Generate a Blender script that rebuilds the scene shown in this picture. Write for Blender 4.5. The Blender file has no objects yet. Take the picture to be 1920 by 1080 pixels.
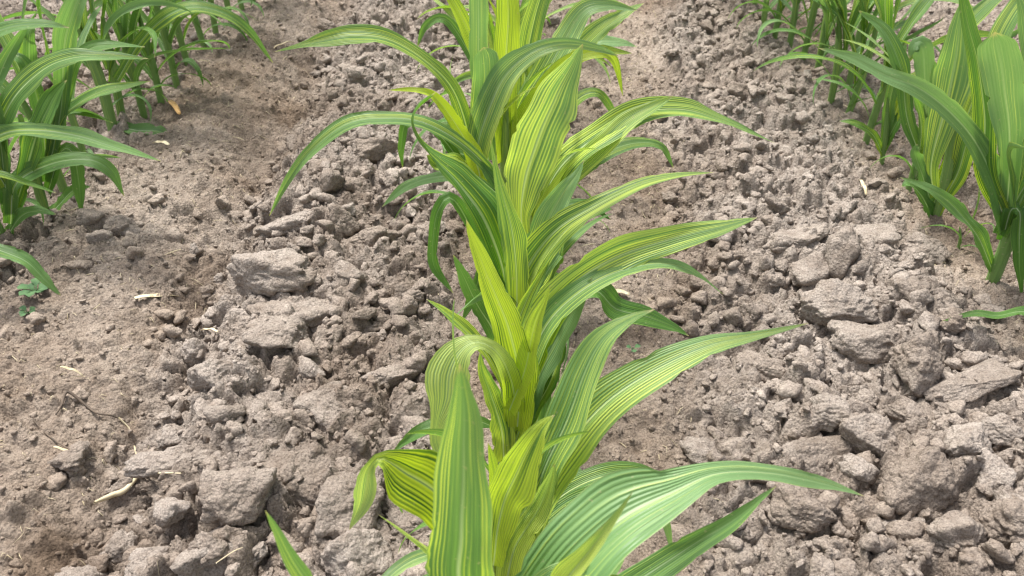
import bpy, bmesh, math, random
import numpy as np
from mathutils import Vector, Matrix

# ------------------------------------------------------------------ camera, sky, sun, exposure
S = bpy.context.scene
C = S.collection
CAM_H, PITCH, FPX = 0.78, math.radians(36.0), 1597.0
cd = bpy.data.cameras.new('camera'); cam = bpy.data.objects.new('camera', cd); C.objects.link(cam)
cam.location = (0, 0, CAM_H); cam.rotation_euler = (math.radians(90) - PITCH, 0, 0)
cd.sensor_width = 36; cd.lens = FPX / 1920 * 36; cd.clip_start = 0.02; cd.clip_end = 500
cd.dof.use_dof = True; cd.dof.focus_distance = 1.0; cd.dof.aperture_fstop = 12.0
S.camera = cam
W = bpy.data.worlds.new('World'); S.world = W; W.use_nodes = True
nt = W.node_tree; nt.nodes.clear()
sky = nt.nodes.new('ShaderNodeTexSky'); sky.sky_type = 'NISHITA'; sky.sun_disc = False
SUN_EL, SUN_AZ = math.radians(66), math.radians(-40)      # azimuth from +Y, negative = left
sky.sun_elevation = SUN_EL; sky.sun_rotation = SUN_AZ; sky.air_density = 1.0; sky.dust_density = 4.0; sky.ozone_density = 1.0
hs = nt.nodes.new('ShaderNodeHueSaturation'); hs.inputs['Saturation'].default_value = 0.35
bg = nt.nodes.new('ShaderNodeBackground'); bg.inputs['Strength'].default_value = 0.112
wo = nt.nodes.new('ShaderNodeOutputWorld')
nt.links.new(sky.outputs[0], hs.inputs['Color']); nt.links.new(hs.outputs[0], bg.inputs[0]); nt.links.new(bg.outputs[0], wo.inputs[0])
sl = bpy.data.lights.new('sun', 'SUN'); sl.energy = 2.4; sl.angle = math.radians(13); sl.color = (1.0, 0.96, 0.9)
so = bpy.data.objects.new('sun', sl); C.objects.link(so)
sd = Vector((math.sin(SUN_AZ) * math.cos(SUN_EL), math.cos(SUN_AZ) * math.cos(SUN_EL), math.sin(SUN_EL)))
so.rotation_euler = sd.to_track_quat('Z', 'Y').to_euler()
S.view_settings.view_transform = 'Standard'; S.view_settings.look = 'None'; S.view_settings.gamma = 1
S.view_settings.exposure = 1.33
S.cycles.filter_width = 1.3

# ------------------------------------------------------------------ helpers
cp, sp = math.cos(PITCH), math.sin(PITCH)
FWD = np.array([0, cp, -sp]); UPV = np.array([0, sp, cp]); RGT = np.array([1.0, 0, 0]); EYE = np.array([0, 0, CAM_H])
def ray(px, py):
    d = FWD + RGT * ((px - 960) / FPX) + UPV * (-(py - 540) / FPX); return d
def atY(px, py, Y):
    d = ray(px, py); return EYE + d * (Y / d[1])
def ground(px, py, z=0.0):
    d = ray(px, py); return EYE + d * ((z - CAM_H) / d[2])

def hash2(ix, iy, seed):
    h = (ix.astype(np.int64) * 374761393 + iy.astype(np.int64) * 668265263 + seed * 974711) & 0xffffffff
    h = ((h ^ (h >> 13)) * 1274126177) & 0xffffffff
    h = (h ^ (h >> 16)) & 0xffffffff
    h = (h * 2246822519) & 0xffffffff
    h = (h ^ (h >> 15)) & 0xffffffff
    return h / 4294967295.0
def vn(x, y, seed=0):
    ix = np.floor(x); iy = np.floor(y); fx = x - ix; fy = y - iy
    fx = fx * fx * fx * (fx * (fx * 6 - 15) + 10); fy = fy * fy * fy * (fy * (fy * 6 - 15) + 10)
    a = hash2(ix, iy, seed); b = hash2(ix + 1, iy, seed); c = hash2(ix, iy + 1, seed); d = hash2(ix + 1, iy + 1, seed)
    return (a * (1 - fx) + b * fx) * (1 - fy) + (c * (1 - fx) + d * fx) * fy * 1.0
def fbm(x, y, seed=0, o=4):
    s = 0; a = 0.5; t = 0
    for i in range(o):
        s = s + a * vn(x * (2 ** i) + 13.7 * i, y * (2 ** i) - 7.1 * i, seed + i * 17); t += a; a *= 0.5
    return s / t
def worley(x, y, seed):
    ix = np.floor(x); iy = np.floor(y)
    f1 = np.full(x.shape, 9.0); f2 = np.full(x.shape, 9.0)
    r = np.zeros(x.shape); vx = np.zeros(x.shape); vy = np.zeros(x.shape); r2 = np.zeros(x.shape)
    for dx in (-1, 0, 1):
        for dy in (-1, 0, 1):
            cx = ix + dx; cy = iy + dy
            px = cx + 0.1 + 0.8 * hash2(cx, cy, seed); py = cy + 0.1 + 0.8 * hash2(cx, cy, seed + 1)
            d = np.hypot(x - px, y - py)
            m = d < f1
            f2 = np.where(m, f1, np.minimum(f2, d))
            f1 = np.where(m, d, f1)
            r = np.where(m, hash2(cx, cy, seed + 2), r); r2 = np.where(m, hash2(cx, cy, seed + 3), r2)
            vx = np.where(m, x - px, vx); vy = np.where(m, y - py, vy)
    return f1, f2, r, r2, vx, vy
def sst(a, b, x):
    t = np.clip((x - a) / (b - a), 0, 1); return t * t * (3 - 2 * t)
def bump1(x, c, w):
    return np.exp(-((x - c) / w) ** 2)

def cloddiness(x, y):
    n = fbm(x * 3.1, y * 2.3, 71, 3) - 0.5
    left = sst(-0.52, -0.42, x) * (1 - sst(-0.13, -0.05, x))
    right = sst(0.20, 0.34, x + 0.12 * (1.1 - y)) * (1 - sst(0.60, 0.74, x))
    outer = 0.5 * sst(-0.72, -0.8, x) + 0.5 * sst(0.72, 0.85, x)
    return np.clip(0.22 + left * 0.95 + right * 1.0 + outer + n * 0.7, 0.05, 1.15)

CRK = [[(718, 962), (727, 985), (738, 1002), (762, 1014), (766, 1040), (776, 1062)], [(762, 1014), (800, 1008), (850, 992)],
       [(1300, 640), (1330, 655), (1352, 650)], [(820, 830), (790, 850), (780, 880)]]
CRK = [[ground(a, b) for a, b in c] for c in CRK]
def cracks(x, y):
    d = np.full(x.shape, 9.0)
    xx = x + 0.004 * (vn(x * 160, y * 160, 5) - .5); yy = y + 0.004 * (vn(x * 160, y * 160, 6) - .5)
    for c in CRK:
        for p, q in zip(c[:-1], c[1:]):
            ex, ey = q[0] - p[0], q[1] - p[1]
            t = np.clip(((xx - p[0]) * ex + (yy - p[1]) * ey) / (ex * ex + ey * ey), 0, 1)
            d = np.minimum(d, np.hypot(xx - p[0] - t * ex, yy - p[1] - t * ey))
    return d
def height(x, y, fine=True):
    x = np.asarray(x, float); y = np.asarray(y, float)
    c = cloddiness(x, y)
    base = 0.018 * bump1(x, -0.62, 0.13) - 0.046 * bump1(x, -0.465 + 0.02 * np.sin(y * 3), 0.06) + 0.012 * bump1(x, 0.0, 0.07)
    base = base - 0.012 * bump1(x, 0.30, 0.10) + 0.012 * bump1(x, 0.62, 0.1)
    base = base + 0.05 * (fbm(x * 2.6, y * 2.6, 3, 3) - 0.5)
    wx = x + 0.022 * (fbm(x * 26, y * 26, 11, 3) - 0.5) * 2 + 0.006 * (vn(x * 130, y * 130, 19) - .5)
    wy = y + 0.022 * (fbm(x * 26, y * 26, 12, 3) - 0.5) * 2 + 0.006 * (vn(x * 130, y * 130, 20) - .5)
    h = base
    pl = np.exp(-(((x + 0.108) / 0.05) ** 2 + ((y - 0.60) / 0.06) ** 2) ** 2)
    for sc, amp, pr, seed in ((0.085, 0.023, 0.50, 100), (0.046, 0.019, 0.55, 200), (0.025, 0.0105, 0.55, 300), (0.0130, 0.0055, 0.55, 400)):
        f1, f2, r, r2, vx, vy = worley(wx / sc, wy / sc * 1.15, seed)
        e = f2 - f1
        on = (r < pr * ((0.25 + c) if seed < 150 else (0.42 + c) if seed < 250 else (0.62 + c))).astype(float)
        hh = on * (0.35 + 0.65 * r2) * (sst(0.0, 0.30 if seed < 250 else 0.42, e) * 0.75 + 0.25 * np.clip(1 - f1 * 1.3, 0, 1))
        hh = hh + on * sst(0, 0.3, e) * ((r2 * 7 % 1 - .5) * vx + (r2 * 13 % 1 - .5) * vy) * 0.9
        w = amp * (0.25 + 0.75 * c) if seed < 250 else amp * (0.62 + 0.38 * c)
        h = h + w * hh * (1 - .85 * pl)
        if seed == 100:       # drying cracks between plates
            h = h - 0.014 * c * (1 - sst(0.0, 0.07, e)) * (r2 > 0.35)
    rg = fbm(x * 42 + 3 * y, y * 42, 35, 4)
    h = h + 0.010 * (fbm(x * 30, y * 30, 33, 4) - 0.5) + 0.005 * (fbm(x * 110, y * 110, 44, 3) - 0.5) + 0.032 * np.abs(rg - 0.5) * (1.1 - 0.6 * np.clip(c, 0, 1))
    h = h + 0.006 * (1.2 - np.clip(c, 0, 1)) * (np.abs(fbm(x * 70 - 9 * y, y * 38, 36, 3) - .5) * 2)
    h = h + 0.014 * pl - 0.016 * (1 - sst(0.001, 0.0042, cracks(x, y)))
    return h

def node(nt, t, **kw):
    n = nt.nodes.new(t)
    for k, v in kw.items(): setattr(n, k, v)
    return n
def newmat(name):
    m = bpy.data.materials.new(name); m.use_nodes = True; m.node_tree.nodes.clear(); return m, m.node_tree
def ramp(nt, stops, src=None):
    r = node(nt, 'ShaderNodeValToRGB'); e = r.color_ramp.elements
    while len(e) < len(stops): e.new(0.5)
    for i, (p, c) in enumerate(stops):
        e[i].position = p; e[i].color = (*c, 1) if len(c) == 3 else c
    if src is not None: nt.links.new(src, r.inputs[0])
    return r
def mixc(nt, f, a, b, mode='MIX'):
    m = node(nt, 'ShaderNodeMix', data_type='RGBA', blend_type=mode)
    for s, v in ((0, f), (6, a), (7, b)):
        if hasattr(v, 'is_output'): nt.links.new(v, m.inputs[s])
        elif s == 0: m.inputs[0].default_value = v
        else: m.inputs[s].default_value = (*v, 1)
    return m.outputs[2]
def mth(nt, op, a, b=None, c=None, clamp=False):
    m = node(nt, 'ShaderNodeMath', operation=op); m.use_clamp = clamp
    for i, v in enumerate((a, b, c)):
        if v is None: continue
        if hasattr(v, 'is_output'): nt.links.new(v, m.inputs[i])
        else: m.inputs[i].default_value = v
    return m.outputs[0]
def noise(nt, vec, scale, detail=4, rough=0.55):
    n = node(nt, 'ShaderNodeTexNoise'); n.inputs['Scale'].default_value = scale; n.inputs['Detail'].default_value = detail
    n.inputs['Roughness'].default_value = rough
    if vec is not None: nt.links.new(vec, n.inputs['Vector'])
    return n.outputs[0]

def soil_mat(name, attr=False, obj=False, dark=1.0, bd=0.006):
    m, t = newmat(name)
    tc = node(t, 'ShaderNodeTexCoord'); vec = tc.outputs['Object']
    if obj:   # each copied clod gets its own patch of the pattern
        oi = node(t, 'ShaderNodeObjectInfo'); ad = node(t, 'ShaderNodeVectorMath', operation='ADD')
        sc = node(t, 'ShaderNodeVectorMath', operation='SCALE'); cmb = node(t, 'ShaderNodeCombineXYZ')
        for i in range(3): t.links.new(oi.outputs['Random'], cmb.inputs[i])
        t.links.new(cmb.outputs[0], sc.inputs[0]); sc.inputs['Scale'].default_value = 5
        geo = node(t, 'ShaderNodeNewGeometry')
        t.links.new(geo.outputs['Position'], ad.inputs[0]); t.links.new(sc.outputs[0], ad.inputs[1]); vec = ad.outputs[0]
    n1 = noise(t, vec, 7, 5); n2 = noise(t, vec, 60, 5, 0.65); n3 = noise(t, vec, 420, 4, 0.7)
    pale = (0.425, 0.372, 0.325); grey = (0.325, 0.28, 0.243); brown = (0.24, 0.205, 0.175)
    r1 = ramp(t, [(0.3, brown), (0.5, grey), (0.72, pale)], n1).outputs[0]
    r2 = ramp(t, [(0.25, (0.20, 0.155, 0.12)), (0.5, (0.34, 0.293, 0.254)), (0.78, (0.50, 0.44, 0.385))], n2).outputs[0]
    col = mixc(t, 0.55, r1, r2)
    dp = ramp(t, [(0.40, (0.72, 0.68, 0.64)), (0.58, (1, 1, 1))], noise(t, vec, 2.6, 4)).outputs[0]
    col = mixc(t, 0.8, col, dp, 'MULTIPLY')
    g = ramp(t, [(0.30, (0.42, 0.39, 0.37)), (0.5, (1, 1, 1)), (0.75, (1.42, 1.4, 1.37))], n3).outputs[0]
    col = mixc(t, 0.9, col, g, 'MULTIPLY')
    if attr:
        at = node(t, 'ShaderNodeAttribute'); at.attribute_name = 'tone'
        a2 = node(t, 'ShaderNodeAttribute'); a2.attribute_name = 'brown_tone'
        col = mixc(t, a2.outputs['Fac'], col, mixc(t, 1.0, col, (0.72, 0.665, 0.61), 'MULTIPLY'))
        col = mixc(t, at.outputs['Fac'], col, mixc(t, 0.75, col, (0.99, 0.93, 0.85), 'MULTIPLY'))
    if dark != 1.0: col = mixc(t, 1.0, col, (dark, dark, dark), 'MULTIPLY')
    b = node(t, 'ShaderNodeBsdfPrincipled'); b.inputs['Roughness'].default_value = 0.95; b.inputs['Specular IOR Level'].default_value = 0.15
    t.links.new(col, b.inputs['Base Color'])
    v = node(t, 'ShaderNodeTexVoronoi'); v.inputs['Scale'].default_value = 230; t.links.new(vec, v.inputs['Vector'])
    n4 = noise(t, vec, 130, 6, 0.7); n5 = noise(t, vec, 700, 3, 0.7)
    s = mth(t, 'MULTIPLY_ADD', v.outputs['Distance'], -0.5, n4); s = mth(t, 'MULTIPLY_ADD', n5, 0.35, s)
    bp = node(t, 'ShaderNodeBump'); bp.inputs['Strength'].default_value = 1.0; bp.inputs['Distance'].default_value = bd
    t.links.new(s, bp.inputs['Height']); t.links.new(bp.outputs[0], b.inputs['Normal'])
    o = node(t, 'ShaderNodeOutputMaterial'); t.links.new(b.outputs[0], o.inputs[0])
    return m

def leaf_mat(name, sheath=False):
    m, t = newmat(name)
    uv = node(t, 'ShaderNodeUVMap'); uv.uv_map = 'UVMap'
    sx = node(t, 'ShaderNodeSeparateXYZ'); t.links.new(uv.outputs[0], sx.inputs[0])
    u, v = sx.outputs[0], sx.outputs[1]                   # u across 0..1, v along 0..1
    at = node(t, 'ShaderNodeAttribute'); at.attribute_name = 'ldat'
    sc = node(t, 'ShaderNodeSeparateColor'); t.links.new(at.outputs['Color'], sc.inputs[0])
    chl, glau, seed = sc.outputs[0], sc.outputs[1], sc.outputs[2]
    # stripes: noise stretched along the veins
    def stripe(k, kv, detail=2):
        c = node(t, 'ShaderNodeCombineXYZ'); t.links.new(mth(t, 'MULTIPLY', u, k), c.inputs[0]); t.links.new(mth(t, 'MULTIPLY', v, kv), c.inputs[1])
        t.links.new(mth(t, 'MULTIPLY', seed, 31.0), c.inputs[2])
        return noise(t, c.outputs[0], 1.0, detail, 0.5)
    wv = mth(t, 'SINE', mth(t, 'MULTIPLY_ADD', u, 2 * math.pi * 15, mth(t, 'MULTIPLY', stripe(5, 0.12), 7.0)))
    wv = mth(t, 'MULTIPLY_ADD', wv, 0.5, 0.5)
    wv0 = wv
    wv = mth(t, 'MULTIPLY', wv, mth(t, 'MULTIPLY_ADD', stripe(13, 7.0, 3), 1.4, 0.3))
    broad = stripe(5, 1.1)
    mid = stripe(24, 1.3, 3)
    f = mth(t, 'MULTIPLY_ADD', mth(t, 'MULTIPLY', wv, stripe(3, 2.2)), 0.75, mth(t, 'MULTIPLY_ADD', mth(t, 'SUBTRACT', broad, 0.5), 1.5, mth(t, 'MULTIPLY', mth(t, 'SUBTRACT', mid, 0.5), 2.2)))
    f = mth(t, 'ADD', f, mth(t, 'MULTIPLY_ADD', chl, 1.36, -0.62))
    ms = node(t, 'ShaderNodeMapRange', interpolation_type='SMOOTHSTEP'); ms.inputs[1].default_value = -0.02; ms.inputs[2].default_value = 0.85
    t.links.new(f, ms.inputs[0]); f = ms.outputs[0]
    gr = mixc(t, ramp(t, [(0.35, (0, 0, 0)), (0.65, (1, 1, 1))], mid).outputs[0], (0.040, 0.130, 0.012), (0.115, 0.275, 0.022))
    gl = mixc(t, mid, (0.13, 0.28, 0.10), (0.29, 0.44, 0.20))
    green = mixc(t, glau, gr, gl)
    yel = mixc(t, glau, (0.58, 0.70, 0.030), (0.60, 0.71, 0.22))
    f = mth(t, 'MULTIPLY', f, mth(t, 'MULTIPLY_ADD', wv0, 0.42, 0.58))      # green veins stay green
    col = mixc(t, f, green, yel)
    if sheath: col = mixc(t, 0.5, col, (0.26, 0.40, 0.12))
    if not sheath:
        # midrib, pale
        d = mth(t, 'ABSOLUTE', mth(t, 'SUBTRACT', u, 0.5))
        mr = mth(t, 'MULTIPLY', mth(t, 'SUBTRACT', 1.0, mth(t, 'DIVIDE', d, 0.05), clamp=True), mth(t, 'SUBTRACT', 0.95, v, clamp=True))
        col = mixc(t, mr, col, (0.60, 0.72, 0.48))
        ed = mth(t, 'DIVIDE', mth(t, 'SUBTRACT', d, 0.485), 0.015, clamp=True)
        col = mixc(t, mth(t, 'MULTIPLY', ed, 0.5), col, (0.50, 0.58, 0.25))
        tip = mth(t, 'DIVIDE', mth(t, 'SUBTRACT', mth(t, 'MULTIPLY_ADD', mth(t, 'SUBTRACT', mid, 0.5), 0.06, v), 0.975), 0.02, clamp=True)
        col = mixc(t, tip, col, (0.50, 0.46, 0.24))
    # small blemishes
    tc = node(t, 'ShaderNodeTexCoord')
    sp_ = ramp(t, [(0.66, (0, 0, 0)), (0.72, (1, 1, 1))], noise(t, tc.outputs['Object'], 190, 3)).outputs[0]
    col = mixc(t, mth(t, 'MULTIPLY', sp_, 0.35), col, (0.5, 0.45, 0.3))
    b = node(t, 'ShaderNodeBsdfPrincipled'); t.links.new(col, b.inputs['Base Color'])
    b.inputs['Roughness'].default_value = 0.42; b.inputs['Specular IOR Level'].default_value = 0.45
    bp = node(t, 'ShaderNodeBump'); bp.inputs['Strength'].default_value = 0.5; bp.inputs['Distance'].default_value = 0.0012
    t.links.new(mth(t, 'ADD', wv, mth(t, 'MULTIPLY', mid, 1.5)), bp.inputs['Height']); t.links.new(bp.outputs[0], b.inputs['Normal'])
    tr = node(t, 'ShaderNodeBsdfTranslucent')
    t.links.new(mixc(t, 1.0, col, (1.05, 1.12, 0.5), 'MULTIPLY'), tr.inputs[0])
    mx = node(t, 'ShaderNodeMixShader'); mx.inputs[0].default_value = 0.16 if sheath else 0.42
    t.links.new(b.outputs[0], mx.inputs[1]); t.links.new(tr.outputs[0], mx.inputs[2])
    o = node(t, 'ShaderNodeOutputMaterial'); t.links.new(mx.outputs[0], o.inputs[0])
    return m

def plain_mat(name, c1, c2, scale=80, rough=0.8):
    m, t = newmat(name); tc = node(t, 'ShaderNodeTexCoord')
    n = noise(t, tc.outputs['Object'], scale, 4)
    col = ramp(t, [(0.3, c1), (0.7, c2)], n).outputs[0]
    b = node(t, 'ShaderNodeBsdfPrincipled'); b.inputs['Roughness'].default_value = rough; t.links.new(col, b.inputs['Base Color'])
    bp = node(t, 'ShaderNodeBump'); bp.inputs['Strength'].default_value = 0.5; bp.inputs['Distance'].default_value = 0.001
    t.links.new(n, bp.inputs['Height']); t.links.new(bp.outputs[0], b.inputs['Normal'])
    o = node(t, 'ShaderNodeOutputMaterial'); t.links.new(b.outputs[0], o.inputs[0]); return m

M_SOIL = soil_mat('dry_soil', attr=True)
M_CLOD = soil_mat('dry_clod', obj=True, bd=0.005)
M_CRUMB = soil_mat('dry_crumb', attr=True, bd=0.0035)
M_LEAF = leaf_mat('corn_leaf'); M_STALK = leaf_mat('corn_stalk', True)
M_STRAW = plain_mat('dry_straw', (0.42, 0.34, 0.20), (0.66, 0.58, 0.40))
M_BROWN = plain_mat('dead_leaf', (0.30, 0.16, 0.05), (0.55, 0.34, 0.13))
M_TWIG = plain_mat('dark_twig', (0.05, 0.038, 0.028), (0.14, 0.10, 0.07))
M_WEED = plain_mat('weed_leaf', (0.03, 0.085, 0.03), (0.075, 0.16, 0.05))

def mesh_np(name, V, F, smooth=True):
    """V (n,3), F (m,k) all the same k"""
    me = bpy.data.meshes.new(name); V = np.asarray(V, np.float32); F = np.asarray(F, np.int32)
    me.vertices.add(len(V)); me.vertices.foreach_set('co', V.ravel())
    k = F.shape[1]; me.loops.add(F.size); me.loops.foreach_set('vertex_index', F.ravel())
    me.polygons.add(len(F)); me.polygons.foreach_set('loop_start', np.arange(0, F.size, k, dtype=np.int32))
    me.polygons.foreach_set('loop_total', np.full(len(F), k, np.int32))
    me.polygons.foreach_set('use_smooth', np.full(len(F), smooth, bool))
    me.update(calc_edges=True); me.validate(); return me
def link(name, me, m=None, parent=None):
    o = bpy.data.objects.new(name, me); C.objects.link(o)
    if m is not None and not me.materials: me.materials.append(m)
    if parent is not None: o.parent = parent
    return o
def tag(o, label, cat, group=None, kind=None):
    if label: o['label'] = label
    if cat: o['category'] = cat
    if group: o['group'] = group
    if kind: o['kind'] = kind
    return o

# ------------------------------------------------------------------ ground: one sheet, fine in the field of view
def axis(a, b, step, lo, hi, grow=1.18):
    v = list(np.arange(a, b, step)); s = step; x = v[0]; left = []
    while x > lo: s *= grow; x -= s; left.append(x)
    s = step; x = v[-1]; right = []
    while x < hi: s *= grow; x += s; right.append(x)
    return np.array(left[::-1] + v + right)
gx = axis(-1.35, 1.35, 0.0035, -60, 60)
ys = [0.30]
while ys[-1] < 3.2: ys.append(ys[-1] + 0.0028 * (1 + 0.55 * max(0, ys[-1] - 0.5)))
s_ = ys[-1] - ys[-2]
while ys[-1] < 120: s_ *= 1.15; ys.append(ys[-1] + s_)
pre = [0.30]; s_ = 0.003
while pre[-1] > -30: s_ *= 1.25; pre.append(pre[-1] - s_)
gy = np.array(pre[:0:-1] + ys)
GX, GY = np.meshgrid(gx, gy)
GZ = height(GX, GY)
nx, ny = len(gx), len(gy)
V = np.stack([GX, GY, GZ], -1).reshape(-1, 3)
I = np.arange(nx * ny).reshape(ny, nx)
F = np.stack([I[:-1, :-1], I[:-1, 1:], I[1:, 1:], I[1:, :-1]], -1).reshape(-1, 4)
gme = mesh_np('ground', V, F)
tone = np.clip(1.15 - cloddiness(V[:, 0], V[:, 1]) * 1.1 + 0.25 * (fbm(V[:, 0] * 6, V[:, 1] * 6, 91, 3) - .5), 0, 1)
at_ = gme.attributes.new('tone', 'FLOAT', 'POINT'); at_.data.foreach_set('value', tone.astype(np.float32))
def brown_tone(x, y):   # darker brown soil colour along the furrow, round the row feet and in patches
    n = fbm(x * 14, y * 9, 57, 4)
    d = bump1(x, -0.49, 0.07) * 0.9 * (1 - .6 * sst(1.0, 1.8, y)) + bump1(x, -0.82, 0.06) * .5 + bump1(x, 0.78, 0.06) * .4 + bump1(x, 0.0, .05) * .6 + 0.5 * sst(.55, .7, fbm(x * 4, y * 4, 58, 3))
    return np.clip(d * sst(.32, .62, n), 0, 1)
dt_ = gme.attributes.new('brown_tone', 'FLOAT', 'POINT'); dt_.data.foreach_set('value', brown_tone(V[:, 0], V[:, 1]).astype(np.float32))
go = link('ground', gme, M_SOIL); tag(go, 'dry grey brown cultivated field soil between the corn rows', 'ground', kind='structure')

# ------------------------------------------------------------------ clods
def ico(sub):
    bm = bmesh.new(); bmesh.ops.create_icosphere(bm, subdivisions=sub, radius=1); bm.verts.ensure_lookup_table()
    v = np.array([x.co[:] for x in bm.verts]); f = np.array([[q.index for q in p.verts] for p in bm.faces]); bm.free(); return v, f
ICO = {k: ico(k) for k in (1, 2, 3, 4, 5)}
def n3(P, s, seed):
    return (vn(P[:, 0] * s + 5, P[:, 1] * s + P[:, 2] * s * .6, seed) + vn(P[:, 1] * s - 3, P[:, 2] * s + P[:, 0] * s * .5, seed + 5) + vn(P[:, 2] * s + 9, P[:, 0] * s - P[:, 1] * s * .4, seed + 9)) / 3 - 0.5
def clod_shape(sub, rng, facets=11, rough=0.16, sharp=16):
    v, f = ICO[sub]
    n = rng.normal(size=(facets, 3)); n /= np.linalg.norm(n, axis=1)[:, None]
    d = rng.uniform(0.55, 0.95, facets)
    k = v @ n.T / d                          # radial distance to the polyhedron
    k = np.maximum(k, 0.05)
    r = 1 / (np.sum(k ** sharp, axis=1) ** (1 / sharp) + 0.02)
    r = np.minimum(r, 1.35)
    sd_ = int(rng.integers(1, 9000))
    r = r * (1 + rough * 1.5 * n3(v, 2.0, sd_) + rough * n3(v, 5.0, sd_ + 50) + (rough * 0.65 * n3(v, 12, sd_ + 90) if sub > 2 else 0) + (rough * 0.35 * n3(v, 28, sd_ + 120) if sub > 3 else 0))
    return v * r[:, None], f

rng = np.random.default_rng(7)
# large clods traced one by one: px, py, width px, height px, flatness, tilt deg, label
big = [
 (1545, 800, 92, 74, 0.75, 0, 'blocky grey clod with a shadowed right end, above the broad pale rounded clod'),
 (1508, 862, 125, 78, 0.68, 8, 'broad pale rounded clod just above the arching tip of the long right leaf'),
 (1635, 850, 98, 96, 0.8, -15, 'pointed grey clod standing between the flat slab and the broad pale clod'),
 (1735, 812, 165, 66, 0.45, -28, 'long thick slab of soil sloping down to the right beside the black gap'),
 (1815, 745, 175, 58, 0.4, 20, 'long flat slab of soil sloping up to the right, above the down-sloping slab'),
 (1700, 718, 92, 86, 0.8, 10, 'brown blunt clod standing upright behind the two long slabs'),
 (1712, 932, 120, 96, 0.7, -5, 'large lumpy clod below the leaf tip at the right, in the cracked heap'),
 (1672, 995, 80, 62, 0.8, 15, 'squarish clod tucked under the large lumpy clod at the lower right'),
 (1785, 1035, 142, 95, 0.68, 5, 'wide pale clod split by a dark crack near the bottom right corner'),
 (1885, 1015, 95, 100, 0.7, 0, 'pale clod touching the right border of the photo near the bottom'),
 (1790, 880, 90, 66, 0.7, 25, 'medium clod right of the large lumpy clod and under the slabs'),
 (1860, 840, 84, 60, 0.7, -12, 'low clod near the right border beneath the up-sloping slab'),
 (1600, 905, 60, 46, 0.8, 0, 'small dark sided clod right beside the leaf tip at the lower right'),
 (1850, 930, 80, 66, 0.8, 40, 'rounded clod above the pale clod at the right border'),
 (1560, 598, 150, 84, 0.68, 6, 'wide smooth plate of soil in the middle of the right strip'),
 (1577, 505, 62, 120, 0.8, 0, 'tall brown clod standing on end beside the grey slabs'),
 (1500, 462, 120, 50, 0.4, 12, 'grey slab leaning over a dark hollow left of the upright clod'),
 (1610, 440, 130, 52, 0.45, 10, 'flat grey slab topping the upright clod'),
 (1512, 520, 70, 60, 0.7, 0, 'clod in the dark hollow under the leaning grey slab'),
 (1640, 655, 120, 70, 0.68, -8, 'low rough clod below the wide smooth plate'),
 (1430, 690, 80, 50, 0.68, 0, 'low clod in the fine soil right of the central row'),
 (1735, 470, 95, 54, 0.68, -20, 'smooth tilted clod in front of the small right row plants'),
 (1770, 640, 80, 60, 0.68, 10, 'knobbly clod below the leaf lying at the right border'),
 (1375, 192, 42, 34, 0.7, 0, 'dark lone clod near the top between central and right rows'),
 (1345, 450, 62, 44, 0.7, 0, 'shaded clod under the tip of the striped right leaf'),
 (1420, 960, 90, 60, 0.68, 0, 'low clod beside the tip of the narrow bottom leaf'),
 (1500, 985, 110, 70, 0.68, 0, 'flat clod left of the squarish clod at the lower right'),
 (500, 535, 138, 86, 0.68, -8, 'wide pale clod at the left edge of the clod strip'),
 (560, 612, 134, 84, 0.68, -20, 'cracked clod below the wide pale clod in the left strip'),
 (520, 662, 110, 60, 0.68, 0, 'flat lumpy clod left of the striped drooping leaf, beside the trough'),
 (400, 722, 82, 72, 0.8, 0, 'upright squarish clod at the edge of the smooth soil'),
 (335, 862, 130, 66, 0.68, 14, 'long brown clod above the forked pale root'),
 (357, 640, 50, 44, 0.8, 0, 'small isolated clod sitting on the smooth left soil'),
 (697, 460, 92, 52, 0.7, 5, 'round topped pale clod in the middle of the left strip'),
 (630, 372, 54, 42, 0.8, 0, 'round grey clod beside the hollow in the left strip'),
 (560, 428, 100, 44, 0.68, 0, 'low pale clod below the tip of the long left leaf'),
 (640, 440, 60, 42, 0.7, 10, 'knobby clod between the low pale clod and the round topped one'),
 (660, 540, 68, 42, 0.7, -10, 'angular clod with a dark underside in the left strip'),
 (735, 722, 84, 44, 0.5, 14, 'dark faced slab left of the striped drooping leaf'),
 (620, 760, 146, 100, 0.68, -5, 'broad flat plate of crumbly soil in the left strip'),
 (548, 900, 144, 120, 0.68, -25, 'large grey block with a steep shaded face at lower left'),
 (655, 940, 138, 110, 0.68, 18, 'large brown block between the grey block and the curled leaf'),
 (455, 972, 120, 112, 0.75, 10, 'massive rounded clod above the lone leaf tip at the bottom'),
 (425, 800, 66, 44, 0.8, 0, 'small pale clod below the upright squarish clod'),
 (660, 1035, 138, 100, 0.7, -8, 'big rough clod at the bottom edge left of the broad leaf'),
 (280, 1045, 130, 76, 0.68, 12, 'low knobbly clod at the bottom edge in the trough'),
 (215, 1008, 56, 54, 0.8, 0, 'upright brown clod beside the trough at the lower left'),
 (400, 1050, 76, 50, 0.7, 0, 'small clod at the bottom edge beside the lone leaf tip'),
 (612, 42, 44, 30, 0.8, 0, 'lone clod near the top between left and central rows'),
 (700, 300, 90, 40, 0.68, 8, 'flat clod left of the dark twisted leaf'),
 (600, 330, 60, 36, 0.68, 0, 'low clod crossed by the long drooping left leaf'),
 (175, 430, 56, 40, 0.8, 0, 'clod at the foot of the second left row plant'),
 (235, 440, 66, 50, 0.7, 0, 'brown clod in front of the left row stems'),
 (200, 462, 50, 36, 0.8, 20, 'rounded clod between the two brown clods at the left row'),
]
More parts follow.
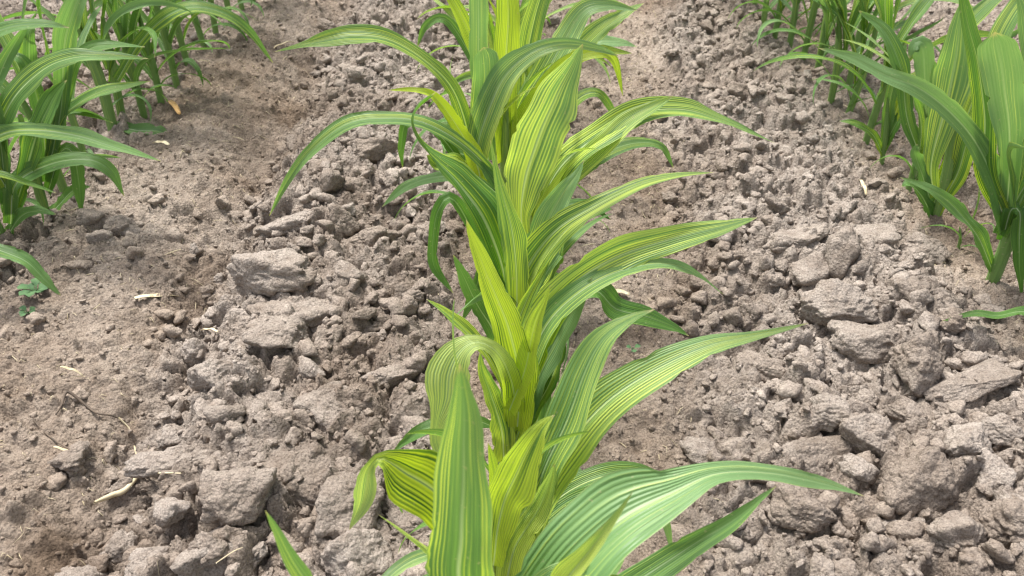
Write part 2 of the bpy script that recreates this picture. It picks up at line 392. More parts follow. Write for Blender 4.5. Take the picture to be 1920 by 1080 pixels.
for (px, py, w, h, fl, tilt, lab) in big:
    g = ground(px, py, 0.012); zc = float((g - EYE) @ FWD)
    rx = w * zc / FPX / 2 * 1.12
    tall = h > w * 1.3; big_ = .85 if w > 125 else 1.0
    ry = max(h * zc / FPX / 2 * (1.25 if not tall else .7), 0.012)
    rz = max(min(rx, ry), .01) * (0.55 + 0.5 * fl) if not tall else h * zc / FPX / 2 * 0.95
    rgl = np.random.default_rng(int(px * 7 + py))
    v, f = clod_shape(5 if w > 70 else 4, rgl, facets=13 if fl > .5 else 10, rough=0.30 if fl > .5 else .22, sharp=13)
    if fl <= .5: v[:, 2] = np.clip(v[:, 2], -1, 0.55 + 0.1 * n3(v, 4, px))
    rz *= big_
    v = v * np.array([rx, ry, rz])
    a = math.radians(tilt); v = v @ np.array([[math.cos(a), -math.sin(a), 0], [math.sin(a), math.cos(a), 0], [0, 0, 1]]).T
    hz = float(height(np.array([g[0]]), np.array([g[1]]))[0])
    o = link('soil_clod', mesh_np('soil_clod', v, f), M_CLOD)
    o.location = (g[0], g[1], hz * 0.95 + rz * ((0.28 if fl > .55 else 0.08) if not tall else 0.5))
    if tall: o.rotation_euler = (math.radians(-18), math.radians(6), 0)
    else: o.rotation_euler = (math.radians(rgl.uniform(-10, 4)), math.radians(-tilt * .4), 0)
    tag(o, lab, 'soil clod', 'large clods of dry soil')

protos = []
for i in range(14):
    v, f = clod_shape(4, rng, facets=int(rng.integers(9, 15)), rough=0.42, sharp=12)
    me = mesh_np('soil_clod', v * np.array([1, rng.uniform(.7, 1), rng.uniform(.5, .85)]), f); me.materials.append(M_CLOD); protos.append(me)
def zoneof(x):
    if x < -0.78: return 'grey brown clod among the left row stems and beyond them'
    if x < -0.06: return 'grey brown clod in the rough strip between the left row and the central row'
    if x < 0.74: return 'grey brown clod in the rough strip between the central row and the right row'
    return 'grey brown clod among the right row stems and beyond them'
cnt = 0
taken = []
while cnt < 240:
    x = rng.uniform(-1.15, 1.15); y = 0.5 + 2.3 * rng.uniform() ** 1.25
    if abs(x) > 0.62 * (0.809 * y + .46) + 0.03: continue
    if rng.uniform() > float(cloddiness(np.array([x]), np.array([y]))[0]) ** 1.6: continue
    r = rng.uniform(0.011, 0.019) * (1 + (rng.uniform() < .2) * 0.6)
    if any((x - a) ** 2 + (y - b) ** 2 < (r + c) ** 2 * .6 for a, b, c in taken): continue
    taken.append((x, y, r))
    o = link('soil_clod', protos[int(rng.integers(14))])
    hz = float(height(np.array([x]), np.array([y]))[0])
    o.location = (x, y, hz + r * 0.1); o.rotation_euler = (rng.uniform(-.5, .5), rng.uniform(-.5, .5), rng.uniform(0, 6.28))
    o.scale = (r * rng.uniform(.85, 1.3), r, r * rng.uniform(.7, 1.05))
    lab = zoneof(x); tag(o, lab, 'soil clod', 'medium clods' + lab[len('grey brown clod'):]); cnt += 1

def crumbs(n, rmin, rmax, sub, seed, power=1.0):
    r_ = np.random.default_rng(seed)
    X = r_.uniform(-1.5, 1.5, n * 5); Y = 0.45 + 2.9 * r_.uniform(0, 1, n * 5) ** 1.15
    ok = (np.abs(X) < 0.64 * (0.809 * Y + .46) + 0.05) & (r_.uniform(0, 1, n * 5) < (0.12 + cloddiness(X, Y)) ** power)
    X = X[ok][:n]; Y = Y[ok][:n]; n = len(X)
    Z = height(X, Y)
    R = rmin + (rmax - rmin) * r_.uniform(0, 1, n) ** 2.2
    P = [clod_shape(sub, r_, facets=int(r_.integers(7, 11)), rough=.3 if sub < 3 else .42) for _ in range(24)]
    VV = []; f = P[0][1]; nv = len(P[0][0])
    for i in range(n):
        v = P[i % 24][0] * np.array([1, r_.uniform(.65, 1), r_.uniform(.5, .95)])
        a, b = r_.uniform(0, 6.28), r_.uniform(-.6, .6)
        Rz = np.array([[math.cos(a), -math.sin(a), 0], [math.sin(a), math.cos(a), 0], [0, 0, 1]])
        Rx = np.array([[1, 0, 0], [0, math.cos(b), -math.sin(b)], [0, math.sin(b), math.cos(b)]])
        VV.append((v @ (Rz @ Rx).T) * R[i] + np.array([X[i], Y[i], Z[i] + R[i] * (.15 if sub < 3 else (-.2 if power == 0 else .12))]))
    F_ = (f[None] + (np.arange(n) * nv)[:, None, None]).reshape(-1, 3)
    return np.concatenate(VV), F_
v1, f1 = crumbs(6800, 0.0045, 0.0165, 3, 21, 2.3)
v3, f3 = crumbs(3000, 0.003, 0.0075, 3, 23, 0.0)
v2, f2 = crumbs(26000, 0.0012, 0.0048, 2, 22, 0.3)
vc = np.concatenate([v1, v2, v3]); cme = mesh_np('soil_crumbs', vc, np.concatenate([f1, f2 + len(v1), f3 + len(v1) + len(v2)]))
ct = cme.attributes.new('tone', 'FLOAT', 'POINT'); ct.data.foreach_set('value', np.clip(1.05 - cloddiness(vc[:, 0], vc[:, 1]) * 1.1, 0, 1).astype(np.float32))
dt_ = cme.attributes.new('brown_tone', 'FLOAT', 'POINT'); dt_.data.foreach_set('value', (brown_tone(vc[:, 0], vc[:, 1]) * .7).astype(np.float32))
cr = link('soil_crumbs', cme, M_CRUMB)
tag(cr, 'loose crumbs of dry soil scattered between the clods and rows', 'soil crumbs', kind='stuff')

# ------------------------------------------------------------------ corn
def catmull(P, n):
    P = np.asarray(P, float); K = len(P)
    Q = np.vstack([2 * P[0] - P[1], P, 2 * P[-1] - P[-2]])
    d = np.linalg.norm(np.diff(P[:, :2] if P.shape[1] < 3 else P[:, :3], axis=0), axis=1); s = np.concatenate([[0], np.cumsum(d)]); s /= s[-1]
    T = np.linspace(0, 1, n); out = []
    for t in T:
        i = min(np.searchsorted(s, t, side='right') - 1, K - 2); u = (t - s[i]) / max(s[i + 1] - s[i], 1e-9)
        a, b, c, e = Q[i], Q[i + 1], Q[i + 2], Q[i + 3]
        out.append(0.5 * ((2 * b) + (c - a) * u + (2 * a - 5 * b + 4 * c - e) * u * u + (3 * b - a - 3 * c + e) * u ** 3))
    return np.array(out)

def leaf_mesh(P, N, Wd, chl, glau, seed, fold=0.22, wave=0.05, across=12, lrng=None):
    """P centre line (n,3), N normals, Wd full widths (m)."""
    n = len(P); T = np.gradient(P, axis=0); T /= np.linalg.norm(T, axis=1)[:, None] + 1e-9
    N = N - np.sum(N * T, 1)[:, None] * T; N /= np.linalg.norm(N, axis=1)[:, None] + 1e-9
    B = np.cross(T, N)
    s0 = np.linspace(0, 1, n); P = P + B * (Wd * (0.05 * np.sin(s0 * 8 + seed * 60) + .012 * np.sin(s0 * 23 + seed * 90)) * s0)[:, None]
    U = np.linspace(-1, 1, across + 1); s = np.linspace(0, 1, n)
    ph = seed * 37; Vv = np.zeros((n, across + 1, 3))
    for j, u in enumerate(U):
        hw = Wd / 2
        side = 1 if u > 0 else -1
        ruf = wave * hw * 2 * (abs(u) ** 2) * (np.sin(s * (13 + 5 * math.sin(ph)) + ph + side * 1.7) + 0.5 * np.sin(s * 31 + ph * 2 * side))
        up = fold * hw * (abs(u) ** 1.3) * (1 + .5 * np.sin(s * 7 + ph * 5)) + ruf + 0.03 * hw * np.sin(u * 9 + ph + s * 4)
        nick = 0
        if abs(u) > .9:
            for q in range(4): nick = nick + (0.10 + .12 * ((ph * (q + 3)) % 1)) * np.exp(-((s - (ph * (1.7 + q * .61) + side * .37) % 1) / .009) ** 2)
        wj = 1 - nick + 0.05 * abs(u) * np.sin(s * 23 + ph * 3 + side)
        Vv[:, j] = P + B * (u * hw * wj)[:, None] * math.sqrt(max(0.2, 1 - fold * fold * .6)) + N * up[:, None]
    Vv = Vv.reshape(-1, 3); I_ = np.arange(n * (across + 1)).reshape(n, across + 1)
    F_ = np.stack([I_[:-1, :-1], I_[:-1, 1:], I_[1:, 1:], I_[1:, :-1]], -1).reshape(-1, 4)
    me = mesh_np('leaf', Vv, F_)
    uvl = me.uv_layers.new(name='UVMap'); li = np.empty(len(me.loops), np.int32); me.loops.foreach_get('vertex_index', li)
    uu = np.tile((U + 1) / 2, n); vv = np.repeat(s, across + 1)
    uvl.data.foreach_set('uv', np.stack([uu[li], vv[li]], -1).astype(np.float32).ravel())
    ca = me.attributes.new('ldat', 'FLOAT_COLOR', 'POINT')
    chv = np.repeat(chl * np.ones(n), across + 1); gv = np.repeat(glau * np.ones(n), across + 1)
    ca.data.foreach_set('color', np.stack([chv, gv, np.full(len(chv), seed), np.ones(len(chv))], -1).astype(np.float32).ravel())
    return me

def traced_leaf(parent, base_y, pts, dy=0.0, chl=0.5, glau=0.3, roll=0.0, roll2=None, fold=0.22, wave=0.08, upmix=0.45, dyp=1.0, label=None, seed=None):
    """pts: outline seen in the photo (px, py, width px); the leaf leaves the stem plane by dy metres towards its tip."""
    global SEED
    SEED += 1
    sd_ = (SEED * 0.6180339) % 1 if seed is None else seed
    n = 44
    pts = np.array(pts, float); d = np.hypot(*np.diff(pts[:, :2], axis=0).T); s = np.concatenate([[0], np.cumsum(d)]); s /= s[-1]
    P3 = np.array([atY(p[0], p[1], base_y + dy * (t ** dyp)) for p, t in zip(pts, s)])
    P = catmull(P3, n)
    s3 = np.concatenate([[0], np.cumsum(np.linalg.norm(np.diff(P3, axis=0), axis=1))]); s3 /= s3[-1]
    t = np.linspace(0, 1, n)
    wp = np.interp(t, s3, pts[:, 2]); k = np.ones(3) / 3
    wp2 = np.convolve(np.pad(wp, 1, 'edge'), k, 'valid'); wp2[-1] = 0.8; wp2[-2] = min(wp2[-2], wp2[-3] * .6)
    T = np.gradient(P, axis=0); T /= np.linalg.norm(T, axis=1)[:, None]
    Vd = P - EYE; zc = Vd @ FWD; Vn = Vd / np.linalg.norm(Vd, axis=1)[:, None]
    p = np.cross(Vn, T); p /= np.linalg.norm(p, axis=1)[:, None] + 1e-9
    N = -Vn * (1 - upmix) + np.array([0, 0, 1.0]) * upmix
    N = N - np.sum(N * T, 1)[:, None] * T; N /= np.linalg.norm(N, axis=1)[:, None]
    r2 = roll if roll2 is None else roll2
    ang = np.radians(roll + (r2 - roll) * t + 14 * np.sin(t * (5 + 3 * sd_) + sd_ * 40) * sst(0.15, 0.5, t)); B = np.cross(T, N)
    N2 = N * np.cos(ang)[:, None] + B * np.sin(ang)[:, None]
    B2 = np.cross(T, N2); cs = np.abs(np.sum(B2 * p, 1))
    Wd = 0.86 * wp2 * zc / FPX / np.maximum(cs, 0.72)
    g = (glau * 1.15 + .12) * (0.35 + 0.85 * t ** .8) if np.isscalar(glau) else glau[0] + (glau[1] - glau[0]) * sst(glau[2] - .08, glau[2] + .08, t)
    glau = glau if np.isscalar(glau) else glau[0]
    ch = np.clip(chl * (1.2 - (0.38 + 0.35 * glau) * t), 0, 1.2)
    me = leaf_mesh(P, N2, Wd, ch, np.clip(g, 0, 1), sd_, fold, wave)
    me.materials.append(M_LEAF)
    o = link('leaf', me, None, parent)
    o.location = -Vector(parent.location)
    if label: o['label'] = label
    return o
SEED = 0

def stalk_mesh(P, R, chl, seed, flat=0.75, m=14, n=26):
    C_ = catmull(P, n); s = np.linspace(0, 1, n); Rr = np.interp(s, np.linspace(0, 1, len(R)), R)
    A = np.linspace(0, 2 * math.pi, m + 1)
    Vv = []
    for i in range(n):
        # sheath margins: small steps where each leaf sheath ends
        rr = Rr[i] * (1 + 0.05 * (1 - (s[i] * 4.3 + seed) % 1))
        ring = np.stack([np.cos(A) * rr, np.sin(A) * rr * flat, np.zeros(m + 1)], -1) + C_[i]; Vv.append(ring)
    Vv = np.array(Vv).reshape(-1, 3); I_ = np.arange(n * (m + 1)).reshape(n, m + 1)
    F_ = np.stack([I_[:-1, :-1], I_[:-1, 1:], I_[1:, 1:], I_[1:, :-1]], -1).reshape(-1, 4)
    me = mesh_np('stalk', Vv, F_)
    uvl = me.uv_layers.new(name='UVMap'); li = np.empty(len(me.loops), np.int32); me.loops.foreach_get('vertex_index', li)
    uu = np.tile(A / (2 * math.pi), n); vv = np.repeat(s, m + 1)
    uvl.data.foreach_set('uv', np.stack([uu[li], vv[li]], -1).astype(np.float32).ravel())
    ca = me.attributes.new('ldat', 'FLOAT_COLOR', 'POINT')
    k = len(Vv); ca.data.foreach_set('color', np.stack([np.full(k, chl), np.full(k, .35), np.full(k, seed), np.ones(k)], -1).astype(np.float32).ravel())
    me.materials.append(M_STALK); return me

def plant_root(x, y, label, group):
    z = float(height(np.array([x]), np.array([y]))[0])
    e = bpy.data.objects.new('corn_plant', None); C.objects.link(e); e.location = (x, y, z); e.empty_display_size = .05
    tag(e, label, 'corn plant', group); return e

def proc_leaf(parent, z0, az, L, w, elev, droop, chl, glau, seed, twist=0.0, fold=0.25, side=0.0, x0=0.0):
    """a leaf arching from the stalk (local coordinates)"""
    n = 40; t = np.linspace(0, 1, n); ang = elev - droop * t ** 1.35
    ds = L / (n - 1); r = np.concatenate([[0], np.cumsum(np.cos(ang[:-1]) * ds)]); z = z0 + np.concatenate([[0], np.cumsum(np.sin(ang[:-1]) * ds)])
    a = az + side * t ** 1.5
    P = np.stack([x0 + np.cos(a) * r, np.sin(a) * r, z], -1)
    zmin = 0.004 + 0.008 * np.sin(t * 9 + seed * 20)
    P[:, 2] = np.maximum(P[:, 2], zmin)
    N = np.stack([-np.sin(ang) * np.cos(a), -np.sin(ang) * np.sin(a), np.cos(ang)], -1)
    T = np.gradient(P, axis=0); T /= np.linalg.norm(T, axis=1)[:, None]; B = np.cross(T, N); tw = twist * t ** 1.5
    N = N * np.cos(tw)[:, None] + B * np.sin(tw)[:, None]
    prof = np.interp(t, [0, .08, .2, .4, .6, .8, .93, 1], [.42, .55, .8, 1, .95, .62, .25, .01])
    me = leaf_mesh(P, N, w * prof, np.clip(chl * (1.05 - .2 * t), 0, 1.2), glau * (0.4 + .8 * np.sin(t * math.pi * .8)), seed, fold, 0.06, across=8)
    me.materials.append(M_LEAF); return link('leaf', me, None, parent)

def proc_leaves(parent, H, prng, chl, n=7, az0=0.0, size=1.0, skip=()):
    for i in range(n):
        if i in skip: continue
        f = i / (n - 1)
        az = az0 + (i % 2) * math.pi + prng.normal() * .38
        z0 = H * (0.07 + 0.50 * f)
        L = (0.04 + 0.34 * math.sin(math.pi * (0.10 + .60 * f))) * size * prng.uniform(.85, 1.12)
        w = (0.014 + 0.017 * min(1, f * 1.6) + (.010 if prng.uniform() < .35 and f > .4 else 0)) * size * prng.uniform(.85, 1.1)
        elev = math.radians(56 + 32 * f + prng.normal() * 6)
        droop = math.radians((135 - 105 * f) * prng.uniform(.7, 1.2))
        proc_leaf(parent, z0, az, L, w, elev, droop, np.clip(chl * (.45 + .75 * f) + prng.normal() * .08, 0, 1), prng.uniform(.15, .9), prng.uniform(), prng.normal() * 1.1, prng.uniform(.25, .5), prng.normal() * .5)

GC = 'striped yellowing corn plants of the central row'
def center_plant(px, Y, H, lab, chl=.55, rad=0.0105, lean=(0, 0)):
    x = (px - 960) / FPX * (0.809 * Y + (CAM_H - H * .6) * .588)
    e = plant_root(x, Y, lab, GC); seed = (Y * 7.77) % 1
    P = [(0, 0, -.03), (lean[0] * .4, lean[1] * .4, H * .3), (lean[0], lean[1], H * .72)]
    link('stalk', stalk_mesh(P, [rad * .9, rad, rad * 1.05, rad * .25], chl, seed), None, e)
    return e

# --- the nearest plant, its whorl just below the frame
p = center_plant(945, 0.37, 0.20, 'nearest corn plant with one broad upright striped leaf and a long leaf arching right', .55, .012)
traced_leaf(p, .355, [(905, 1210, 70), (880, 1150, 110), (858, 1080, 150), (866, 1000, 144), (872, 900, 122), (872, 800, 92), (866, 730, 44), (862, 682, 3)], dy=-.015, chl=.42, glau=.42, upmix=.1, fold=.3, wave=.02)
traced_leaf(p, .36, [(960, 1200, 80), (1015, 1120, 150), (1080, 1045, 185), (1165, 975, 165), (1260, 925, 100), (1345, 888, 46), (1450, 887, 40), (1550, 908, 22), (1620, 930, 3)], dy=.10, chl=.30, glau=.85, upmix=.35, fold=.25, roll=8, roll2=-35)
traced_leaf(p, .38, [(1000, 1230, 50), (1110, 1150, 70), (1220, 1075, 70), (1310, 1015, 55), (1380, 970, 34), (1455, 912, 3)], dy=.06, chl=.25, glau=.35, fold=.45, roll=10)
traced_leaf(p, .35, [(930, 1260, 40), (700, 1200, 50), (600, 1120, 48), (555, 1060, 38), (520, 995, 20), (497, 957, 3)], dy=-.03, chl=.45, glau=.4, roll=-20, fold=.3)
traced_leaf(p, .34, [(985, 1190, 50), (1050, 1100, 60), (1105, 1035, 42), (1150, 975, 18), (1186, 922, 2)], dy=-.01, chl=.85, glau=.5, fold=.4)
traced_leaf(p, .37, [(960, 1190, 40), (1010, 1110, 60), (1060, 1072, 50), (1100, 1080, 40), (1120, 1130, 6)], dy=.0, chl=.5, glau=1.0)

# --- second plant
p = center_plant(948, 0.50, 0.23, 'second plant of the central row with a short broad lime yellow leaf in its middle', .75, .0135)
traced_leaf(p, .49, [(955, 1120, 60), (990, 1020, 60), (1015, 900, 80), (1062, 800, 98), (1095, 700, 80), (1130, 635, 55), (1180, 598, 20), (1228, 580, 3)], dy=.06, chl=.62, glau=.45, roll=-10, upmix=.2)
traced_leaf(p, .485, [(960, 1110, 60), (985, 1000, 66), (1020, 910, 82), (1070, 830, 104), (1140, 755, 96), (1240, 690, 76), (1330, 648, 48), (1410, 630, 22), (1516, 606, 3)], dy=.10, chl=.72, glau=.55, roll=12, upmix=.35)
traced_leaf(p, .47, [(925, 1060, 40), (935, 985, 75), (955, 915, 104), (985, 850, 82), (1015, 803, 34), (1040, 778, 3)], dy=-.005, chl=.88, glau=.15, upmix=.15, fold=.3)
traced_leaf(p, .495, [(940, 1075, 50), (893, 1003, 90), (845, 950, 132), (800, 912, 146), (764, 888, 136), (740, 871, 104), (724, 862, 50), (713, 859, 16), (702, 865, 14), (690, 884, 40), (684, 915, 52), (677, 948, 34), (655, 994, 2)], dy=-.02, chl=.78, glau=(.05, 1.0, .72), roll=0, roll2=12, upmix=.1, fold=.3)
traced_leaf(p, .505, [(955, 1060, 40), (1000, 985, 66), (1060, 925, 56), (1130, 892, 50), (1200, 886, 32), (1260, 915, 18), (1305, 938, 3)], dy=.05, chl=.4, glau=.3, roll=10)
traced_leaf(p, .50, [(960, 1080, 40), (1010, 1010, 60), (1070, 955, 64), (1140, 930, 60), (1200, 925, 46), (1240, 960, 24), (1262, 1040, 4)], dy=.03, chl=.35, glau=.7)
traced_leaf(p, .475, [(945, 1110, 50), (965, 1030, 60), (1005, 960, 56), (1030, 905, 30), (1040, 870, 3)], dy=.0, chl=.85, glau=.5, roll=25)
traced_leaf(p, .49, [(930, 1120, 55), (925, 1040, 62), (935, 960, 48), (925, 880, 25), (915, 830, 3)], dy=-.01, chl=.95, glau=.1)
traced_leaf(p, .51, [(975, 1120, 40), (1000, 1060, 55), (1010, 1010, 40), (1000, 980, 5)], dy=.02, chl=.15, glau=.2, roll=30)

# --- third plant
p = center_plant(950, 0.665, 0.24, 'third plant of the central row, bright yellow upright leaf and pale striped leaf folded down', .7, .0125)
traced_leaf(p, .66, [(962, 830, 44), (965, 745, 50), (950, 690, 44), (926, 655, 32), (893, 642, 28), (864, 660, 66), (846, 700, 104), (839, 748, 92), (822, 792, 30), (820, 832, 36), (846, 890, 4)], dy=-.08, chl=.85, glau=(.1, .95, .38), upmix=.1, fold=.15, wave=.03)
traced_leaf(p, .65, [(970, 800, 44), (975, 720, 70), (960, 640, 84), (938, 570, 62), (910, 505, 46), (887, 450, 24), (874, 412, 2)], dy=.0, chl=.95, glau=.08, upmix=.1, fold=.35)
traced_leaf(p, .665, [(970, 760, 48), (990, 680, 66), (1012, 610, 84), (1070, 538, 78), (1160, 482, 84), (1260, 447, 62), (1350, 426, 36), (1420, 408, 3)], dy=.10, chl=.72, glau=.4, roll=14)
traced_leaf(p, .66, [(965, 780, 44), (985, 700, 50), (1025, 610, 52), (1085, 550, 48), (1160, 510, 42), (1240, 494, 26), (1300, 510, 18), (1356, 552, 3)], dy=.08, chl=.45, glau=.5, roll=-15)
traced_leaf(p, .675, [(985, 800, 30), (1000, 730, 48), (1035, 650, 62), (1068, 592, 48), (1095, 548, 20), (1110, 520, 3)], dy=.03, chl=.3, glau=1.0)
traced_leaf(p, .69, [(990, 760, 24), (1040, 600, 22), (1110, 545, 36), (1155, 578, 52), (1210, 592, 44), (1260, 612, 22), (1292, 630, 2)], dy=.06, chl=.08, glau=.1, roll=-10)
traced_leaf(p, .68, [(985, 870, 30), (1005, 800, 48), (1012, 730, 46), (1020, 650, 34), (1025, 600, 4)], dy=.02, chl=.02, glau=.3, roll=20)
traced_leaf(p, .68, [(990, 790, 30), (1030, 720, 34), (1050, 660, 34), (1048, 610, 20), (1035, 580, 3)], dy=.02, chl=.4, glau=.2, roll=-25)
traced_leaf(p, .645, [(955, 770, 36), (985, 690, 44), (1003, 610, 36), (1020, 565, 14), (1032, 535, 2)], dy=-.005, chl=.95, glau=.15)
traced_leaf(p, .65, [(945, 860, 44), (940, 800, 52), (920, 740, 40), (905, 700, 25), (900, 660, 4)], dy=-.01, chl=.7, glau=.3, roll=15)
traced_leaf(p, .655, [(955, 870, 38), (975, 800, 46), (985, 740, 50), (1000, 700, 30), (1004, 660, 4)], dy=.0, chl=.75, glau=.1)
traced_leaf(p, .60, [(862, 705, 5), (852, 660, 4), (849, 600, 4), (852, 560, 2)], dy=0, chl=.5, glau=1, label='thin withered leaf tip standing up from the folded leaf')

# --- fourth plant
p = center_plant(975, 0.82, 0.26, 'fourth plant of the central row, central spear shaped leaf and dark striped leaf twisting left', .6, .0115)
traced_leaf(p, .815, [(955, 640, 40), (965, 560, 56), (995, 490, 82), (1045, 430, 66), (1115, 388, 40), (1200, 346, 25), (1270, 329, 14), (1338, 323, 2)], dy=.06, chl=.7, glau=.4, roll=10)
traced_leaf(p, .80, [(970, 600, 42), (968, 520, 54), (962, 450, 62), (952, 395, 46), (936, 340, 20), (919, 262, 2)], dy=-.0, chl=.6, glau=.4, fold=.4, upmix=.1)
traced_leaf(p, .83, [(955, 560, 40), (935, 480, 76), (905, 405, 92), (862, 345, 76), (822, 305, 52), (785, 265, 44), (771, 225, 34), (786, 192, 22), (818, 172, 2)], dy=.02, chl=.27, glau=.02, roll=0, roll2=85, upmix=.15, fold=.35)
traced_leaf(p, .82, [(950, 560, 20), (900, 460, 22), (850, 375, 24), (822, 395, 25), (812, 450, 22), (814, 500, 22), (850, 550, 4)], dy=-.05, chl=.06, glau=.1)
traced_leaf(p, .80, [(940, 680, 30), (925, 620, 46), (893, 570, 38), (872, 525, 30), (850, 478, 4)], dy=-.03, chl=.02, glau=.25)
traced_leaf(p, .825, [(975, 580, 40), (1000, 490, 60), (1025, 420, 66), (1055, 365, 46), (1080, 330, 20), (1095, 300, 3)], dy=.05, chl=.45, glau=.8)
traced_leaf(p, .84, [(985, 560, 40), (1020, 520, 52), (1045, 470, 40), (1060, 430, 26), (1070, 400, 4)], dy=.04, chl=.5, glau=.2, roll=-30)
traced_leaf(p, .82, [(960, 560, 20), (900, 540, 18), (905, 500, 20), (885, 560, 24), (868, 600, 4)], dy=-.02, chl=.1, glau=.1)

# --- fifth plant
p = center_plant(985, 1.00, 0.27, 'fifth plant of the central row with a wide upright leaf that has a yellow centre', .6, .0115)
traced_leaf(p, .985, [(985, 450, 24), (977, 400, 40), (988, 330, 104), (1012, 250, 112), (1040, 180, 98), (1070, 130, 54), (1093, 82, 3)], dy=-.01, chl=.72, glau=.62, upmix=.08, fold=.25)
traced_leaf(p, 1.0, [(985, 470, 40), (1010, 390, 52), (1055, 310, 70), (1130, 252, 66), (1200, 212, 50), (1285, 205, 44), (1355, 226, 26), (1452, 268, 2)], dy=.08, chl=.62, glau=.35, roll=8, roll2=-30)
traced_leaf(p, .99, [(985, 470, 30), (1040, 360, 40), (1110, 290, 50), (1170, 235, 48), (1225, 200, 26), (1262, 180, 3)], dy=.06, chl=.85, glau=.5, roll=20)
traced_leaf(p, 1.01, [(990, 460, 34), (1025, 385, 60), (1080, 320, 56), (1140, 285, 34), (1195, 268, 24), (1240, 275, 18), (1263, 315, 3)], dy=.05, chl=.3, glau=.3, roll=-10)
traced_leaf(p, 1.02, [(985, 420, 20), (900, 300, 26), (800, 232, 30), (710, 222, 30), (645, 234, 30), (585, 280, 28), (542, 335, 18), (505, 405, 2)], dy=.0, chl=.35, glau=.45, roll=-10)
traced_leaf(p, 1.01, [(985, 460, 24), (930, 375, 28), (880, 335, 24), (815, 333, 24), (760, 352, 22), (716, 388, 3)], dy=-.02, chl=.2, glau=.5)
traced_leaf(p, 1.01, [(995, 480, 30), (1050, 400, 30), (1100, 385, 22), (1145, 412, 3)], dy=.03, chl=.05, glau=.1)
traced_leaf(p, 1.0, [(975, 480, 34), (950, 400, 40), (925, 340, 36), (900, 300, 5)], dy=.02, chl=.25, glau=.2)
traced_leaf(p, 1.0, [(985, 480, 40), (1010, 400, 56), (1050, 330, 50), (1085, 270, 5)], dy=.04, chl=.6, glau=.1, roll=15)

# --- sixth plant
p = center_plant(905, 1.13, 0.29, 'sixth plant of the central row, pale leaf curving right and two leaves reaching far left', .6, .011)
traced_leaf(p, 1.12, [(895, 370, 34), (893, 290, 50), (912, 215, 70), (945, 145, 60), (1000, 98, 42), (1060, 82, 24), (1125, 92, 16), (1160, 105, 2)], dy=.03, chl=.5, glau=.85, upmix=.1)
traced_leaf(p, 1.13, [(895, 340, 30), (880, 260, 40), (850, 170, 34), (800, 115, 30), (730, 74, 34), (660, 66, 40), (605, 76, 32), (570, 84, 12), (515, 97, 2)], dy=.0, chl=.55, glau=.3, roll=-8)
traced_leaf(p, 1.11, [(905, 370, 30), (895, 310, 44), (865, 250, 34), (818, 186, 22), (780, 170, 12), (728, 169, 2)], dy=-.02, chl=1.05, glau=.02, fold=.35)
traced_leaf(p, 1.15, [(900, 350, 30), (898, 260, 46), (905, 185, 54), (910, 125, 60), (908, 98, 54), (907, 88, 6)], dy=-.01, chl=.45, glau=.6)
traced_leaf(p, 1.12, [(900, 380, 26), (880, 330, 40), (850, 300, 36), (820, 310, 28), (800, 290, 5)], dy=-.03, chl=.55, glau=.1, roll=20)
traced_leaf(p, 1.13, [(890, 340, 20), (820, 250, 22), (765, 230, 22), (752, 275, 16), (755, 315, 2)], dy=-.01, chl=.1, glau=.1)
traced_leaf(p, 1.14, [(905, 360, 26), (885, 300, 34), (850, 280, 26), (838, 240, 20), (815, 245, 3)], dy=.0, chl=.2, glau=.2)

# --- seventh plant and the ones behind it
p = center_plant(950, 1.24, 0.30, 'seventh plant of the central row, two tall leaves running out past the top edge', .65, .011)
traced_leaf(p, 1.22, [(915, 300, 40), (905, 200, 44), (898, 110, 44), (896, 40, 44), (896, -40, 40), (896, -120, 10)], dy=-.01, chl=.45, glau=.8, upmix=.1)
traced_leaf(p, 1.24, [(950, 300, 40), (945, 200, 60), (950, 110, 60), (952, 30, 58), (948, -50, 40), (950, -120, 5)], dy=.0, chl=.95, glau=.1, upmix=.1, fold=.4)
traced_leaf(p, 1.24, [(960, 310, 34), (975, 220, 48), (1020, 140, 54), (1060, 70, 60), (1095, 20, 40), (1140, 10, 26), (1195, 20, 3)], dy=.06, chl=.5, glau=.7)
traced_leaf(p, 1.23, [(965, 310, 36), (985, 230, 54), (1020, 170, 46), (1060, 120, 34), (1110, 98, 26), (1150, 110, 20), (1168, 180, 2)], dy=.02, chl=.9, glau=.05, roll=15)
traced_leaf(p, 1.25, [(955, 320, 30), (930, 200, 34), (880, 60, 34), (845, -5, 24), (820, -30, 4)], dy=.0, chl=.85, glau=.1)
traced_leaf(p, 1.27, [(970, 330, 30), (1040, 250, 36), (1080, 190, 26), (1120, 175, 20), (1150, 210, 14), (1162, 250, 2)], dy=.03, chl=.5, glau=.2)
p = center_plant(1000, 1.38, 0.30, 'plant of the central row whose leaf points to the upper right beside the tallest leaves', .6, .011)
traced_leaf(p, 1.38, [(985, 260, 30), (1020, 180, 44), (1080, 100, 50), (1130, 50, 40), (1175, 22, 20), (1208, 6, 2)], dy=.05, chl=.75, glau=.5)
traced_leaf(p, 1.39, [(990, 260, 24), (1050, 150, 32), (1110, 85, 34), (1160, 80, 20), (1195, 88, 2)], dy=.05, chl=.3, glau=.9)
traced_leaf(p, 1.37, [(985, 260, 30), (1040, 140, 34), (1080, 100, 30), (1130, 95, 22), (1185, 100, 3)], dy=.02, chl=.9, glau=.2)
traced_leaf(p, 1.38, [(980, 240, 30), (985, 130, 44), (1000, 40, 50), (1030, -40, 40), (1060, -90, 4)], dy=.02, chl=.55, glau=.4)
traced_leaf(p, 1.40, [(985, 260, 20), (900, 130, 22), (840, 40, 20), (800, 48, 18), (782, 90, 2)], dy=.02, chl=.2, glau=.2)
prng = np.random.default_rng(5)
